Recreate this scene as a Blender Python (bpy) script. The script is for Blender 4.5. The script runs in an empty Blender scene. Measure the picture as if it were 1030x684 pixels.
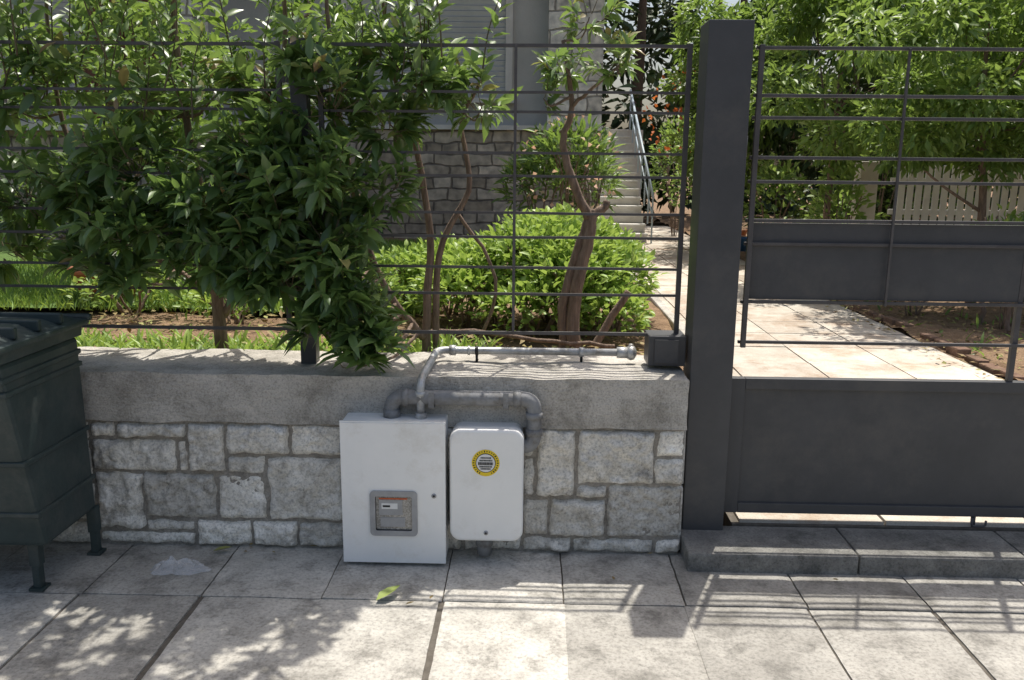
import bpy, math, random
import numpy as np
from mathutils import Vector, Matrix, noise
random.seed(7); rng=np.random.default_rng(11)
S=bpy.context.scene
S.view_settings.view_transform='Standard'; S.view_settings.look='None'; S.view_settings.exposure=0
COL=S.collection

# ------------------------------------------------------------ materials
def newmat(name):
    m=bpy.data.materials.new(name); m.use_nodes=True
    nt=m.node_tree; b=nt.nodes['Principled BSDF']
    return m,nt,b
def N(nt,t,**k):
    n=nt.nodes.new(t)
    for a,v in k.items(): setattr(n,a,v)
    return n
def ramp(nt,stops):
    r=N(nt,'ShaderNodeValToRGB'); e=r.color_ramp.elements
    while len(e)<len(stops): e.new(0.5)
    for i,(p,c) in enumerate(stops):
        e[i].position=p; e[i].color=(c[0],c[1],c[2],1)
    return r
def surf(name,c1,c2,scale=8,rough=.8,bump=.3,bscale=40,metal=0,dirt=None,dirtscale=2.0,attr=False,bdist=.01,spec=.3,stretch=None,grain=0,gscale=110,drange=(.48,.66)):
    m,nt,b=newmat(name); L=nt.links.new
    tc=N(nt,'ShaderNodeTexCoord'); vec=tc.outputs['Object']
    if stretch:
        mp=N(nt,'ShaderNodeMapping'); mp.inputs['Scale'].default_value=stretch; L(vec,mp.inputs[0]); vec=mp.outputs[0]
    n1=N(nt,'ShaderNodeTexNoise'); n1.inputs['Scale'].default_value=scale; n1.inputs['Detail'].default_value=8; n1.inputs['Roughness'].default_value=.65
    L(vec,n1.inputs['Vector'])
    r=ramp(nt,[(.32,c1),(.68,c2)]); L(n1.outputs['Fac'],r.inputs[0]); col=r.outputs[0]
    if dirt:
        n2=N(nt,'ShaderNodeTexNoise'); n2.inputs['Scale'].default_value=dirtscale; n2.inputs['Detail'].default_value=12; n2.inputs['Roughness'].default_value=.75
        L(tc.outputs['Object'],n2.inputs['Vector'])
        r2=ramp(nt,[(drange[0],(0,0,0)),(drange[1],(1,1,1))]); L(n2.outputs['Fac'],r2.inputs[0])
        mx=N(nt,'ShaderNodeMix',data_type='RGBA'); L(r2.outputs[0],mx.inputs[0]); L(col,mx.inputs[6]); mx.inputs[7].default_value=(*dirt,1); col=mx.outputs[2]
    if grain:
        n4=N(nt,'ShaderNodeTexNoise'); n4.inputs['Scale'].default_value=gscale; n4.inputs['Detail'].default_value=4; n4.inputs['Roughness'].default_value=.7
        L(tc.outputs['Object'],n4.inputs['Vector'])
        r4=ramp(nt,[(.34,(1-grain,)*3),(.5,(1,)*3),(.7,(1+grain*.5,)*3)]); L(n4.outputs['Fac'],r4.inputs[0])
        mx=N(nt,'ShaderNodeMix',data_type='RGBA',blend_type='MULTIPLY'); mx.inputs[0].default_value=1
        L(col,mx.inputs[6]); L(r4.outputs[0],mx.inputs[7]); col=mx.outputs[2]
    if attr:
        at=N(nt,'ShaderNodeAttribute',attribute_name='tint')
        mr=N(nt,'ShaderNodeMapRange'); mr.inputs[3].default_value=.65; mr.inputs[4].default_value=1.22; L(at.outputs['Fac'],mr.inputs[0])
        mx=N(nt,'ShaderNodeMix',data_type='RGBA',blend_type='MULTIPLY'); mx.inputs[0].default_value=1
        L(col,mx.inputs[6]); L(mr.outputs[0],mx.inputs[7]); col=mx.outputs[2]
    L(col,b.inputs['Base Color'])
    b.inputs['Roughness'].default_value=rough; b.inputs['Metallic'].default_value=metal
    b.inputs['Specular IOR Level'].default_value=spec
    if bump:
        n3=N(nt,'ShaderNodeTexNoise'); n3.inputs['Scale'].default_value=bscale; n3.inputs['Detail'].default_value=9
        L(vec,n3.inputs['Vector'])
        bp=N(nt,'ShaderNodeBump'); bp.inputs['Strength'].default_value=bump; bp.inputs['Distance'].default_value=bdist
        L(n3.outputs['Fac'],bp.inputs['Height']); L(bp.outputs[0],b.inputs['Normal'])
    return m
def leafmat(name,stops,rough=.38,trans=.35,tcol=(.22,.4,.04),spec=.5):
    m,nt,b=newmat(name); L=nt.links.new
    at=N(nt,'ShaderNodeAttribute',attribute_name='tint')
    r=ramp(nt,stops); L(at.outputs['Fac'],r.inputs[0]); L(r.outputs[0],b.inputs['Base Color'])
    b.inputs['Roughness'].default_value=rough; b.inputs['Specular IOR Level'].default_value=spec
    if trans<=0: return m
    tr=N(nt,'ShaderNodeBsdfTranslucent')
    mx0=N(nt,'ShaderNodeMix',data_type='RGBA'); mx0.inputs[0].default_value=.55
    L(r.outputs[0],mx0.inputs[6]); mx0.inputs[7].default_value=(*tcol,1); L(mx0.outputs[2],tr.inputs[0])
    ms=N(nt,'ShaderNodeMixShader'); ms.inputs[0].default_value=trans
    L(b.outputs[0],ms.inputs[1]); L(tr.outputs[0],ms.inputs[2])
    L(ms.outputs[0],nt.nodes['Material Output'].inputs[0])
    return m

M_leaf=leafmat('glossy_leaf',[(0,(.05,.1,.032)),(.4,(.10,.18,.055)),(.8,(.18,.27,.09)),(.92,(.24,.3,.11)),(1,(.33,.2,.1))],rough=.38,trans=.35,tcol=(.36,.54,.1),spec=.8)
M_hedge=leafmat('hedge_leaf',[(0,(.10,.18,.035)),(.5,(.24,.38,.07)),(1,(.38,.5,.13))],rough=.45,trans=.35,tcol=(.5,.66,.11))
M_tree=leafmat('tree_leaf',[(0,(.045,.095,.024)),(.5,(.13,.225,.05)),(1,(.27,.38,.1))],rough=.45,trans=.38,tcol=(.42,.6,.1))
M_dark=leafmat('far_tree_leaf',[(0,(.022,.05,.017)),(.6,(.06,.105,.035)),(1,(.13,.19,.065))],rough=.6,trans=0)
M_grass=leafmat('grass_blade',[(0,(.1,.19,.035)),(1,(.24,.38,.08))],rough=.6,trans=.35,tcol=(.45,.62,.09))
M_flower=leafmat('flower_petal',[(0,(.55,.1,.03)),(1,(.75,.22,.06))],rough=.6,trans=.3,tcol=(.8,.25,.05))
M_pflower=leafmat('pink_petal',[(0,(.75,.42,.3)),(1,(.8,.66,.45))],rough=.6,trans=.3,tcol=(.8,.5,.35))
M_dry=leafmat('dry_leaf',[(0,(.2,.13,.05)),(.6,(.3,.24,.09)),(1,(.25,.33,.08))],rough=.7,trans=0)
M_bark=surf('bark',(.13,.09,.065),(.3,.22,.165),scale=14,rough=.9,bump=.8,bscale=50,stretch=(3,3,.6))
M_twig=surf('twig_bark',(.11,.09,.05),(.18,.15,.09),scale=14,rough=.8,bump=0)
M_stone=surf('wall_stone',(.54,.51,.445),(.84,.81,.735),scale=8,rough=.85,bump=1,bscale=36,dirt=(.33,.305,.26),dirtscale=10,attr=True,bdist=.014,grain=.4,gscale=95,drange=(.53,.67))
M_mortar=surf('wall_mortar',(.2,.185,.16),(.4,.37,.32),scale=18,rough=.95,bump=.8,bscale=60,grain=.3)
M_conc=surf('coping_concrete',(.41,.385,.34),(.56,.53,.475),scale=5,rough=.9,bump=.7,bscale=60,dirt=(.25,.235,.2),dirtscale=4.5,grain=.35,gscale=130,stretch=(.6,1,1.6))
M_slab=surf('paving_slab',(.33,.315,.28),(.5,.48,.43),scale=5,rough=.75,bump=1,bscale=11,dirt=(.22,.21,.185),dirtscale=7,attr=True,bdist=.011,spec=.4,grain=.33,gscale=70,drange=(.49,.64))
M_joint=surf('joint_dirt',(.09,.08,.065),(.15,.135,.115),scale=30,rough=1,bump=.5)
M_kerb=surf('threshold_stone',(.15,.145,.135),(.27,.265,.24),scale=9,rough=.8,bump=.8,bscale=40,dirt=(.1,.1,.09),dirtscale=7,grain=.35)
M_path=surf('path_slab',(.46,.41,.34),(.62,.57,.49),scale=4,rough=.85,bump=.3,bscale=40,dirt=(.36,.26,.18),dirtscale=2.5,attr=True,grain=.2)
M_soil=surf('garden_soil',(.15,.095,.055),(.31,.21,.13),scale=7,rough=1,bump=1,bscale=30,bdist=.03,grain=.4)
M_lawn=surf('lawn_ground',(.07,.12,.03),(.12,.2,.05),scale=9,rough=1,bump=.8,bscale=60,bdist=.02)
M_asph=surf('asphalt',(.04,.04,.042),(.07,.07,.07),scale=30,rough=.9,bump=.5,bscale=200)
M_steel=surf('charcoal_paint',(.056,.058,.061),(.074,.075,.078),scale=5,rough=.45,bump=.05,bscale=200,spec=.5,dirt=(.105,.1,.094),dirtscale=3,drange=(.5,.78))
M_rail=surf('grey_rail_paint',(.06,.055,.055),(.10,.093,.09),scale=12,rough=.5,bump=.05,bscale=200,spec=.5)
M_galv=surf('galvanised_pipe',(.4,.41,.41),(.6,.61,.6),scale=25,rough=.42,bump=.1,bscale=120,metal=.4,dirt=(.27,.25,.22),dirtscale=12)
M_gpipe=surf('grey_painted_pipe',(.2,.205,.21),(.28,.285,.285),scale=14,rough=.55,bump=.15,bscale=80,dirt=(.14,.13,.115),dirtscale=10)
M_white=surf('white_painted_box',(.8,.81,.79),(.88,.88,.86),scale=3,rough=.42,bump=.04,bscale=60,dirt=(.66,.64,.58),dirtscale=5,spec=.5,drange=(.52,.8))
M_seal=surf('box_gasket',(.12,.12,.12),(.2,.2,.2),scale=20,rough=.8,bump=0)
M_black=surf('black_plastic',(.012,.012,.013),(.025,.025,.025),scale=20,rough=.5,bump=0)
M_grey=surf('grey_plastic',(.3,.3,.3),(.4,.4,.4),scale=20,rough=.5,bump=0)
M_yel=surf('sticker_yellow',(.75,.55,.02),(.85,.62,.04),scale=20,rough=.5,bump=0)
M_paper=surf('sticker_white',(.7,.7,.68),(.8,.8,.78),scale=20,rough=.5,bump=0)
M_red=surf('sticker_red',(.5,.1,.04),(.6,.14,.05),scale=20,rough=.5,bump=0)
M_bin=surf('bin_dark_paint',(.022,.037,.037),(.036,.056,.055),scale=6,rough=.5,bump=.12,bscale=50,dirt=(.065,.075,.07),dirtscale=5,spec=.5)
M_plaster=surf('house_plaster',(.36,.35,.32),(.45,.44,.41),scale=2,rough=.9,bump=.2,bscale=40)
M_shut=surf('shutter_slat',(.45,.46,.46),(.54,.55,.54),scale=3,rough=.6,bump=0)
M_wood=surf('brown_door_wood',(.1,.04,.02),(.18,.08,.04),scale=5,rough=.5,bump=.2,stretch=(8,8,.5))
M_pale=surf('pale_paint',(.5,.47,.42),(.62,.6,.55),scale=4,rough=.8,bump=.2)
M_pick=surf('picket_white_paint',(.6,.6,.58),(.74,.74,.72),scale=4,rough=.6,bump=.1)
M_brick=surf('edging_stone',(.14,.08,.055),(.26,.17,.12),scale=9,rough=.95,bump=.7,dirt=(.13,.09,.06),grain=.3)
M_terra=surf('terracotta',(.35,.13,.06),(.45,.19,.1),scale=6,rough=.85,bump=.2)
M_step=surf('marble_step',(.55,.54,.5),(.68,.67,.63),scale=4,rough=.6,bump=.1)
M_blue=surf('blue_plastic',(.04,.13,.32),(.06,.18,.4),scale=4,rough=.4,bump=0)
M_brail=surf('light_handrail_paint',(.35,.42,.48),(.42,.5,.55),scale=4,rough=.4,bump=0)
M_glass,_nt,_b=newmat('meter_window_glass'); _b.inputs['Roughness'].default_value=.12; _b.inputs['Specular IOR Level'].default_value=.8
_n=N(_nt,'ShaderNodeTexNoise'); _n.inputs['Scale'].default_value=25; _r=ramp(_nt,[(.35,(.2,.19,.17)),(.7,(.42,.41,.38))]); _nt.links.new(_n.outputs[0],_r.inputs[0]); _nt.links.new(_r.outputs[0],_b.inputs['Base Color'])
M_bag,_nt,_b=newmat('clear_plastic_bag'); _b.inputs['Roughness'].default_value=.15; _b.inputs['Alpha'].default_value=.38; _b.inputs['Specular IOR Level'].default_value=.8
_n=N(_nt,'ShaderNodeTexNoise'); _n.inputs['Scale'].default_value=40; _r=ramp(_nt,[(.3,(.6,.62,.64)),(.7,(.9,.9,.9))]); _nt.links.new(_n.outputs[0],_r.inputs[0]); _nt.links.new(_r.outputs[0],_b.inputs['Base Color'])
def stonehouse(name,c1,c2,mort,bw,bh):
    m,nt,b=newmat(name); L=nt.links.new
    tc=N(nt,'ShaderNodeTexCoord'); sp=N(nt,'ShaderNodeSeparateXYZ'); L(tc.outputs['Object'],sp.inputs[0])
    ad=N(nt,'ShaderNodeMath',operation='ADD'); L(sp.outputs[0],ad.inputs[0]); L(sp.outputs[1],ad.inputs[1])
    cb=N(nt,'ShaderNodeCombineXYZ'); L(ad.outputs[0],cb.inputs[0]); L(sp.outputs[2],cb.inputs[1])
    nz=N(nt,'ShaderNodeTexNoise'); nz.inputs['Scale'].default_value=3; L(cb.outputs[0],nz.inputs['Vector'])
    mm=N(nt,'ShaderNodeVectorMath',operation='MULTIPLY_ADD'); mm.inputs[1].default_value=(.12,.12,0); L(nz.outputs['Color'],mm.inputs[0]); L(cb.outputs[0],mm.inputs[2])
    br=N(nt,'ShaderNodeTexBrick'); br.inputs['Scale'].default_value=1; br.inputs['Brick Width'].default_value=bw; br.inputs['Row Height'].default_value=bh
    br.inputs['Mortar Size'].default_value=.013; br.inputs['Mortar Smooth'].default_value=.5; br.squash=.6; br.squash_frequency=3; br.offset_frequency=2
    br.inputs['Color1'].default_value=(*c1,1); br.inputs['Color2'].default_value=(*c2,1); br.inputs['Mortar'].default_value=(*mort,1)
    L(mm.outputs[0],br.inputs['Vector'])
    n2=N(nt,'ShaderNodeTexNoise'); n2.inputs['Scale'].default_value=9; n2.inputs['Detail'].default_value=8; L(tc.outputs['Object'],n2.inputs['Vector'])
    r=ramp(nt,[(.3,(.5,.5,.5)),(.7,(1.25,1.22,1.16))]); L(n2.outputs[0],r.inputs[0])
    mx=N(nt,'ShaderNodeMix',data_type='RGBA',blend_type='MULTIPLY'); mx.inputs[0].default_value=1; L(br.outputs[0],mx.inputs[6]); L(r.outputs[0],mx.inputs[7])
    L(mx.outputs[2],b.inputs['Base Color']); b.inputs['Roughness'].default_value=.9
    bp=N(nt,'ShaderNodeBump',invert=True); bp.inputs['Distance'].default_value=.03; L(br.outputs['Fac'],bp.inputs['Height']); L(bp.outputs[0],b.inputs['Normal'])
    return m
M_hst=stonehouse('house_base_stone',(.32,.265,.2),(.6,.52,.42),(.2,.17,.135),.38,.15)
M_quoin=stonehouse('house_quoin_stone',(.5,.475,.42),(.72,.7,.64),(.3,.28,.245),.42,.21)

# ------------------------------------------------------------ mesh helpers
class MB:
    def __init__(s): s.v=[];s.f=[];s.m=[];s.mats=[];s.sm=[];s.t=[]
    def mi(s,m):
        if m not in s.mats: s.mats.append(m)
        return s.mats.index(m)
    def add(s,vs,fs,m,smooth=False,tint=.5):
        o=len(s.v); s.v+= [tuple(v) for v in vs]; k=s.mi(m); s.t+=[tint]*len(vs)
        for f in fs: s.f.append(tuple(i+o for i in f)); s.m.append(k); s.sm.append(smooth)
    def box(s,x0,x1,y0,y1,z0,z1,m,tint=.5,ch=0):
        if ch<=0:
            vs=[(x,y,z) for x in(x0,x1) for y in(y0,y1) for z in(z0,z1)]
            s.add(vs,[(0,1,3,2),(4,6,7,5),(0,4,5,1),(2,3,7,6),(0,2,6,4),(1,5,7,3)],m,tint=tint)
        else:
            import bmesh
            bm=bmesh.new(); r=bmesh.ops.create_cube(bm,size=1)
            for v in bm.verts: v.co=Vector(((x0+x1)/2+v.co.x*(x1-x0),(y0+y1)/2+v.co.y*(y1-y0),(z0+z1)/2+v.co.z*(z1-z0)))
            bmesh.ops.bevel(bm,geom=bm.edges[:],offset=ch,segments=2,affect='EDGES',profile=.6)
            bm.verts.index_update()
            s.add([v.co[:] for v in bm.verts],[[v.index for v in f.verts] for f in bm.faces],m,tint=tint); bm.free()
    def tube(s,pts,rad,m,n=8,cap=True,tint=.5):
        pts=[Vector(p) for p in pts]
        if not hasattr(rad,'__len__'): rad=[rad]*len(pts)
        vs=[];fs=[]; prev=None
        for i,p in enumerate(pts):
            d=(pts[min(i+1,len(pts)-1)]-pts[max(i-1,0)])
            d=d.normalized() if d.length>1e-9 else Vector((0,0,1))
            if prev is None: a=d.orthogonal().normalized()
            else:
                a=(prev-d*prev.dot(d)); a=a.normalized() if a.length>1e-6 else d.orthogonal().normalized()
            prev=a; b=d.cross(a)
            for k in range(n):
                t=2*math.pi*k/n; vs.append(p+(a*math.cos(t)+b*math.sin(t))*rad[i])
        for i in range(len(pts)-1):
            for k in range(n):
                k2=(k+1)%n; fs.append((i*n+k,i*n+k2,(i+1)*n+k2,(i+1)*n+k))
        if cap: fs.append(tuple(range(n-1,-1,-1))); fs.append(tuple((len(pts)-1)*n+k for k in range(n)))
        s.add(vs,fs,m,smooth=n>4,tint=tint)
    def prism(s,poly,y0,y1,m,inset=0.0):
        n=len(poly); cx=sum(p[0] for p in poly)/n; cz=sum(p[1] for p in poly)/n
        rings=[]
        if inset>0:
            for a in (0,30,60,90):
                q=inset*(1-math.sin(math.radians(a))); yy=y0+inset*(1-math.cos(math.radians(a)))
                w=max(abs(p[0]-cx) for p in poly); h=max(abs(p[1]-cz) for p in poly)
                rings.append([(cx+(p[0]-cx)*(w-q)/w,yy,cz+(p[1]-cz)*(h-q)/h) for p in poly])
        else: rings.append([(p[0],y0,p[1]) for p in poly])
        rings.append([(p[0],y1,p[1]) for p in poly])
        vs=[v for r in rings for v in r]; fs=[tuple(range(n))]
        for i in range(len(rings)-1):
            for k in range(n):
                k2=(k+1)%n; fs.append((i*n+k,(i+1)*n+k,(i+1)*n+k2,i*n+k2))
        fs.append(tuple((len(rings)-1)*n+k for k in range(n-1,-1,-1)))
        s.add(vs,fs,m)
    def obj(s,name,parent=None,bevel=0):
        me=bpy.data.meshes.new(name); me.from_pydata(s.v,[],s.f)
        for m in s.mats: me.materials.append(m)
        me.polygons.foreach_set('material_index',s.m); me.polygons.foreach_set('use_smooth',s.sm)
        a=me.attributes.new('tint','FLOAT','POINT'); a.data.foreach_set('value',s.t)
        me.update(); o=bpy.data.objects.new(name,me); COL.objects.link(o)
        if parent: o.parent=parent
        if bevel:
            b=o.modifiers.new('bevel','BEVEL'); b.width=bevel; b.segments=2; b.limit_method='ANGLE'; b.angle_limit=math.radians(50)
        return o
def empty(name):
    o=bpy.data.objects.new(name,None); COL.objects.link(o); return o
def rrect(x0,x1,z0,z1,r,n=6):
    out=[]
    for cx,cz,a0 in((x1-r,z1-r,0),(x0+r,z1-r,90),(x0+r,z0+r,180),(x1-r,z0+r,270)):
        for i in range(n+1):
            a=math.radians(a0+90*i/n); out.append((cx+r*math.cos(a),cz+r*math.sin(a)))
    return out
def circle(cx,cz,r,n=28): return [(cx+r*math.cos(2*math.pi*i/n),cz+r*math.sin(2*math.pi*i/n)) for i in range(n)]
def bend(pts,R,n=6):
    P=[Vector(p) for p in pts]; out=[P[0]]
    for i in range(1,len(P)-1):
        a=(P[i-1]-P[i]).normalized(); b=(P[i+1]-P[i]).normalized()
        p0=P[i]+a*R; p1=P[i]+b*R
        for k in range(n+1):
            t=k/n; out.append(p0*(1-t)**2+P[i]*2*t*(1-t)+p1*t*t)
    out.append(P[-1]); return out
def smoothpath(pts,n=6,jit=0):
    P=[Vector(p) for p in pts]; out=[]
    for i in range(len(P)-1):
        p0=P[max(i-1,0)];p1=P[i];p2=P[i+1];p3=P[min(i+2,len(P)-1)]
        for k in range(n):
            t=k/n
            q=.5*((2*p1)+(p2-p0)*t+(2*p0-5*p1+4*p2-p3)*t*t+(3*p1-p0-3*p2+p3)*t**3)
            out.append(q+Vector([random.uniform(-jit,jit) for _ in range(3)]))
    out.append(P[-1]); return out

def unit(a): return a/np.maximum(np.linalg.norm(a,axis=1,keepdims=True),1e-9)
def leaves(name,P,D,Up,L,W,tint,mat,parent=None,detail=True,droop=.25,fold=.25):
    n=len(P); D=unit(D); Sd=unit(np.cross(D,Up)); Nn=unit(np.cross(Sd,D))
    L=np.asarray(L).reshape(-1,1)*np.ones((n,1)); W=np.asarray(W).reshape(-1,1)*np.ones((n,1))
    def pt(t,s):
        return P+D*L*t+Sd*W*.5*s-Nn*(L*droop*t*t)+Nn*(W*fold*abs(s))
    if detail:
        V=np.stack([pt(0,0),pt(.3,0),pt(.65,0),pt(1,0),pt(.28,.85),pt(.62,.8),pt(.28,-.85),pt(.62,-.8)],1); k=8
        tri=np.array([[0,4,1],[0,1,6],[2,5,3],[2,3,7]]); quad=np.array([[1,4,5,2],[1,2,7,6]])
    else:
        V=np.stack([pt(0,0),pt(.45,1),pt(1,0),pt(.45,-1)],1); k=4
        tri=np.array([[0,1,2],[0,2,3]]); quad=np.zeros((0,4),int)
    V=V.reshape(-1,3); base=(np.arange(n)*k)[:,None,None]
    T=(tri[None]+base).reshape(-1); Q=(quad[None]+base).reshape(-1) if len(quad) else np.zeros(0,int)
    me=bpy.data.meshes.new(name); me.vertices.add(len(V)); me.vertices.foreach_set('co',V.astype(np.float32).ravel())
    nt,nq=len(T)//3,len(Q)//4
    loops=np.concatenate([T,Q]).astype(np.int32); me.loops.add(len(loops)); me.loops.foreach_set('vertex_index',loops)
    me.polygons.add(nt+nq); st=np.concatenate([np.arange(nt)*3,nt*3+np.arange(nq)*4]).astype(np.int32)
    me.polygons.foreach_set('loop_start',st)
    try: me.polygons.foreach_set('loop_total',np.concatenate([np.full(nt,3),np.full(nq,4)]).astype(np.int32))
    except Exception: pass
    me.update(calc_edges=True); me.validate()
    me.polygons.foreach_set('use_smooth',np.ones(nt+nq,bool))
    a=me.attributes.new('tint','FLOAT','POINT'); a.data.foreach_set('value',np.repeat(np.asarray(tint,dtype=np.float32)*np.ones(n,np.float32),k))
    me.materials.append(mat); o=bpy.data.objects.new(name,me); COL.objects.link(o)
    if parent: o.parent=parent
    return o

def shrub(name,stems,clusters,leaf=(.118,.043),mat=M_leaf,perTwig=10,up=.35,tintbias=0,minr=.0025,whips=[]):
    root=empty(name); mb=MB(); allp=[]
    for pts,r0,r1 in stems:
        p=smoothpath(pts,6,.004); rr=[r0+(r1-r0)*i/(len(p)-1) for i in range(len(p))]
        mb.tube(p,rr,M_bark,n=8); allp+=list(zip(p,rr))
    LP=[];LD=[];LT=[];LL=[]
    for c in clusters:
        cx,cy,cz,rx,ry,rz,nt=c[:7]; tb=c[7] if len(c)>7 else 0
        C=Vector((cx,cy,cz)); low=[a for a in allp if a[0].z<cz+.02] or allp
        s,sr=min(low,key=lambda a:(a[0]-C).length)
        mid=(s+C)/2+Vector((random.uniform(-.03,.03),random.uniform(-.03,.03),-.04))
        lim=smoothpath([s,mid,C],5,.003); r0=min(sr*.7,.011); mb.tube(lim,[r0+(minr-r0)*i/(len(lim)-1) for i in range(len(lim))],M_bark,n=6)
        for _ in range(nt):
            while True:
                u=Vector([random.uniform(-1,1) for _ in range(3)])
                if .3<u.length<1: break
            off=Vector((u.x*rx,u.y*ry,u.z*rz))*random.uniform(.85,1.35); e=C+off
            st=C+off*.25+Vector((0,0,-rz*.2)); 
            tip=e+Vector((0,0,up*.12))
            pth=smoothpath([st,(st+e)/2+Vector([random.uniform(-.02,.02) for _ in range(3)]),tip],4)
            mb.tube(pth,[.003,.0027,.0024,.002,.0018,.0016,.0014,.0012,.001][:len(pth)],M_twig,n=4,cap=False)
            d=(tip-st); k=perTwig+random.randint(-3,3)
            for j in range(k):
                t=.3+.7*(j+.5)/k; q=st+d*t; az=j*2.4+random.random()*.8
                dn=d.normalized(); a=dn.orthogonal().normalized(); b=dn.cross(a)
                side=a*math.cos(az)+b*math.sin(az)
                ld=side*.8+dn*(.35+.6*t)+Vector((0,0,random.uniform(-.45,.15)))
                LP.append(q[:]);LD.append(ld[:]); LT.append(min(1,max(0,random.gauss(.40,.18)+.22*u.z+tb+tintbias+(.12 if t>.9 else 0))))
                LL.append(random.uniform(.6,1.15)*(1-.25*(t>.93)))
    for (bx_,by_,bz_,h) in whips:
        b0=Vector((bx_,by_,bz_)); t0=b0+Vector((random.uniform(-.14,.14),random.uniform(-.08,.08),h))
        pth=smoothpath([b0,(b0+t0)/2+Vector((random.uniform(-.04,.04),random.uniform(-.03,.03),0)),t0],6)
        mb.tube(pth,[.0045*(1-.7*i/(len(pth)-1)) for i in range(len(pth))],M_twig,n=5)
        k=int(h/.022)
        for j in range(k):
            t=.12+.88*j/k; q=b0.lerp(t0,t); az=j*2.4+random.random()
            ld=Vector((math.cos(az)*.7,math.sin(az)*.7,.25+.9*t+random.uniform(-.25,.2)))
            LP.append(q[:]);LD.append(ld[:]);LT.append(min(1,max(0,random.gauss(.42,.12)+.5*t*t)));LL.append(random.uniform(.65,1.0)*(1-.45*t*t))
    mb.obj('branches',root)
    n=len(LP); P=np.array(LP);D=np.array(LD);LL=np.array(LL)
    Up=unit(np.array([0,0,1.])+rng.normal(0,.4,(n,3)))
    leaves('leaves',P,D,Up,LL*leaf[0],LL*leaf[1]*rng.uniform(.8,1.2,n),LT,mat,root,droop=.22)
    return root

def clump_pts(centers,radii,per,leafL):
    P=[];D=[];T=[]
    for (c,r) in zip(centers,radii):
        n=int(per); u=rng.normal(size=(n,3)); u=unit(u); rad=rng.uniform(.35,1,n)**.6
        p=np.array(c)+u*rad[:,None]*np.array([r,r,r*.75]); P.append(p)
        d=u+rng.normal(0,.6,(n,3)); d[:,2]-=.25; D.append(d)
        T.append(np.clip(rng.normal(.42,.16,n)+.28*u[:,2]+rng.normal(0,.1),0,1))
    return np.concatenate(P),np.concatenate(D),np.concatenate(T)
def clumptree(name,base,trunk_h,crown_c,crown_r,ncl,clr,per,leafL,mat,trunk_r=.12,detail=False,tint=0,limbs=8,wratio=.5,hollow=.25):
    root=empty(name); mb=MB(); B=Vector(base); C=Vector(crown_c)
    top=Vector((C.x,C.y,C.z+crown_r[2]*.4))
    tp=smoothpath([B,B.lerp(top,.35)+Vector((random.uniform(-.15,.15),random.uniform(-.1,.1),0)),B.lerp(top,.7),top],5)
    mb.tube(tp,[trunk_r*(1-.85*i/(len(tp)-1)) for i in range(len(tp))],M_bark,n=8)
    cs=[];rs=[]
    while len(cs)<ncl:
        u=rng.uniform(-1,1,3)
        if hollow<np.linalg.norm(u)<1: cs.append(np.array(crown_c)+u*np.array(crown_r)); rs.append(clr*rng.uniform(.65,1.3))
    for c in cs[:limbs]:
        s=tp[random.randint(len(tp)//3,len(tp)-1)]; e=Vector(c); lm=smoothpath([s,(s+e)/2+Vector((0,0,-.1)),e],4)
        mb.tube(lm,[trunk_r*.35*(1-.8*i/(len(lm)-1)) for i in range(len(lm))],M_bark,n=5)
    mb.obj('trunk',root)
    P,D,T=clump_pts(cs,rs,per,leafL); n=len(P)
    Up=unit(np.array([0,0,1.])+rng.normal(0,.5,(n,3))); LL=leafL*rng.uniform(.6,1.3,n)
    leaves('foliage',P,D,Up,LL,LL*wratio,np.clip(T+tint,0,1),mat,root,detail=detail)
    return root

# ------------------------------------------------------------ ground
def sheet(name,x0,x1,y0,y1,z,mat,nx=1,ny=1,amp=0,f=1.0):
    mb=MB(); vs=[];fs=[]
    for j in range(ny+1):
        for i in range(nx+1):
            x=x0+(x1-x0)*i/nx; y=y0+(y1-y0)*j/ny
            vs.append((x,y,z+(amp*noise.noise(Vector((x*f,y*f,3)))+amp*.4*noise.noise(Vector((x*f*4,y*f*4,9))) if amp else 0)))
    for j in range(ny):
        for i in range(nx): a=j*(nx+1)+i; fs.append((a,a+1,a+nx+2,a+nx+1))
    mb.add(vs,fs,mat,smooth=amp>0); return mb.obj(name)
sheet('ground',-150,150,-150,150,-.16,M_soil)
sheet('road',-60,60,-14,-2.95,-.13,M_asph)
pav=empty('pavement'); mb=MB(); mb.box(-12,12,-2.75,.1,-.14,-.010,M_joint); o=mb.obj('bed',pav)
mb=MB(); W=.46; rows=[.03,-.435,-1.06,-1.62,-2.2,-2.75]
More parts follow.
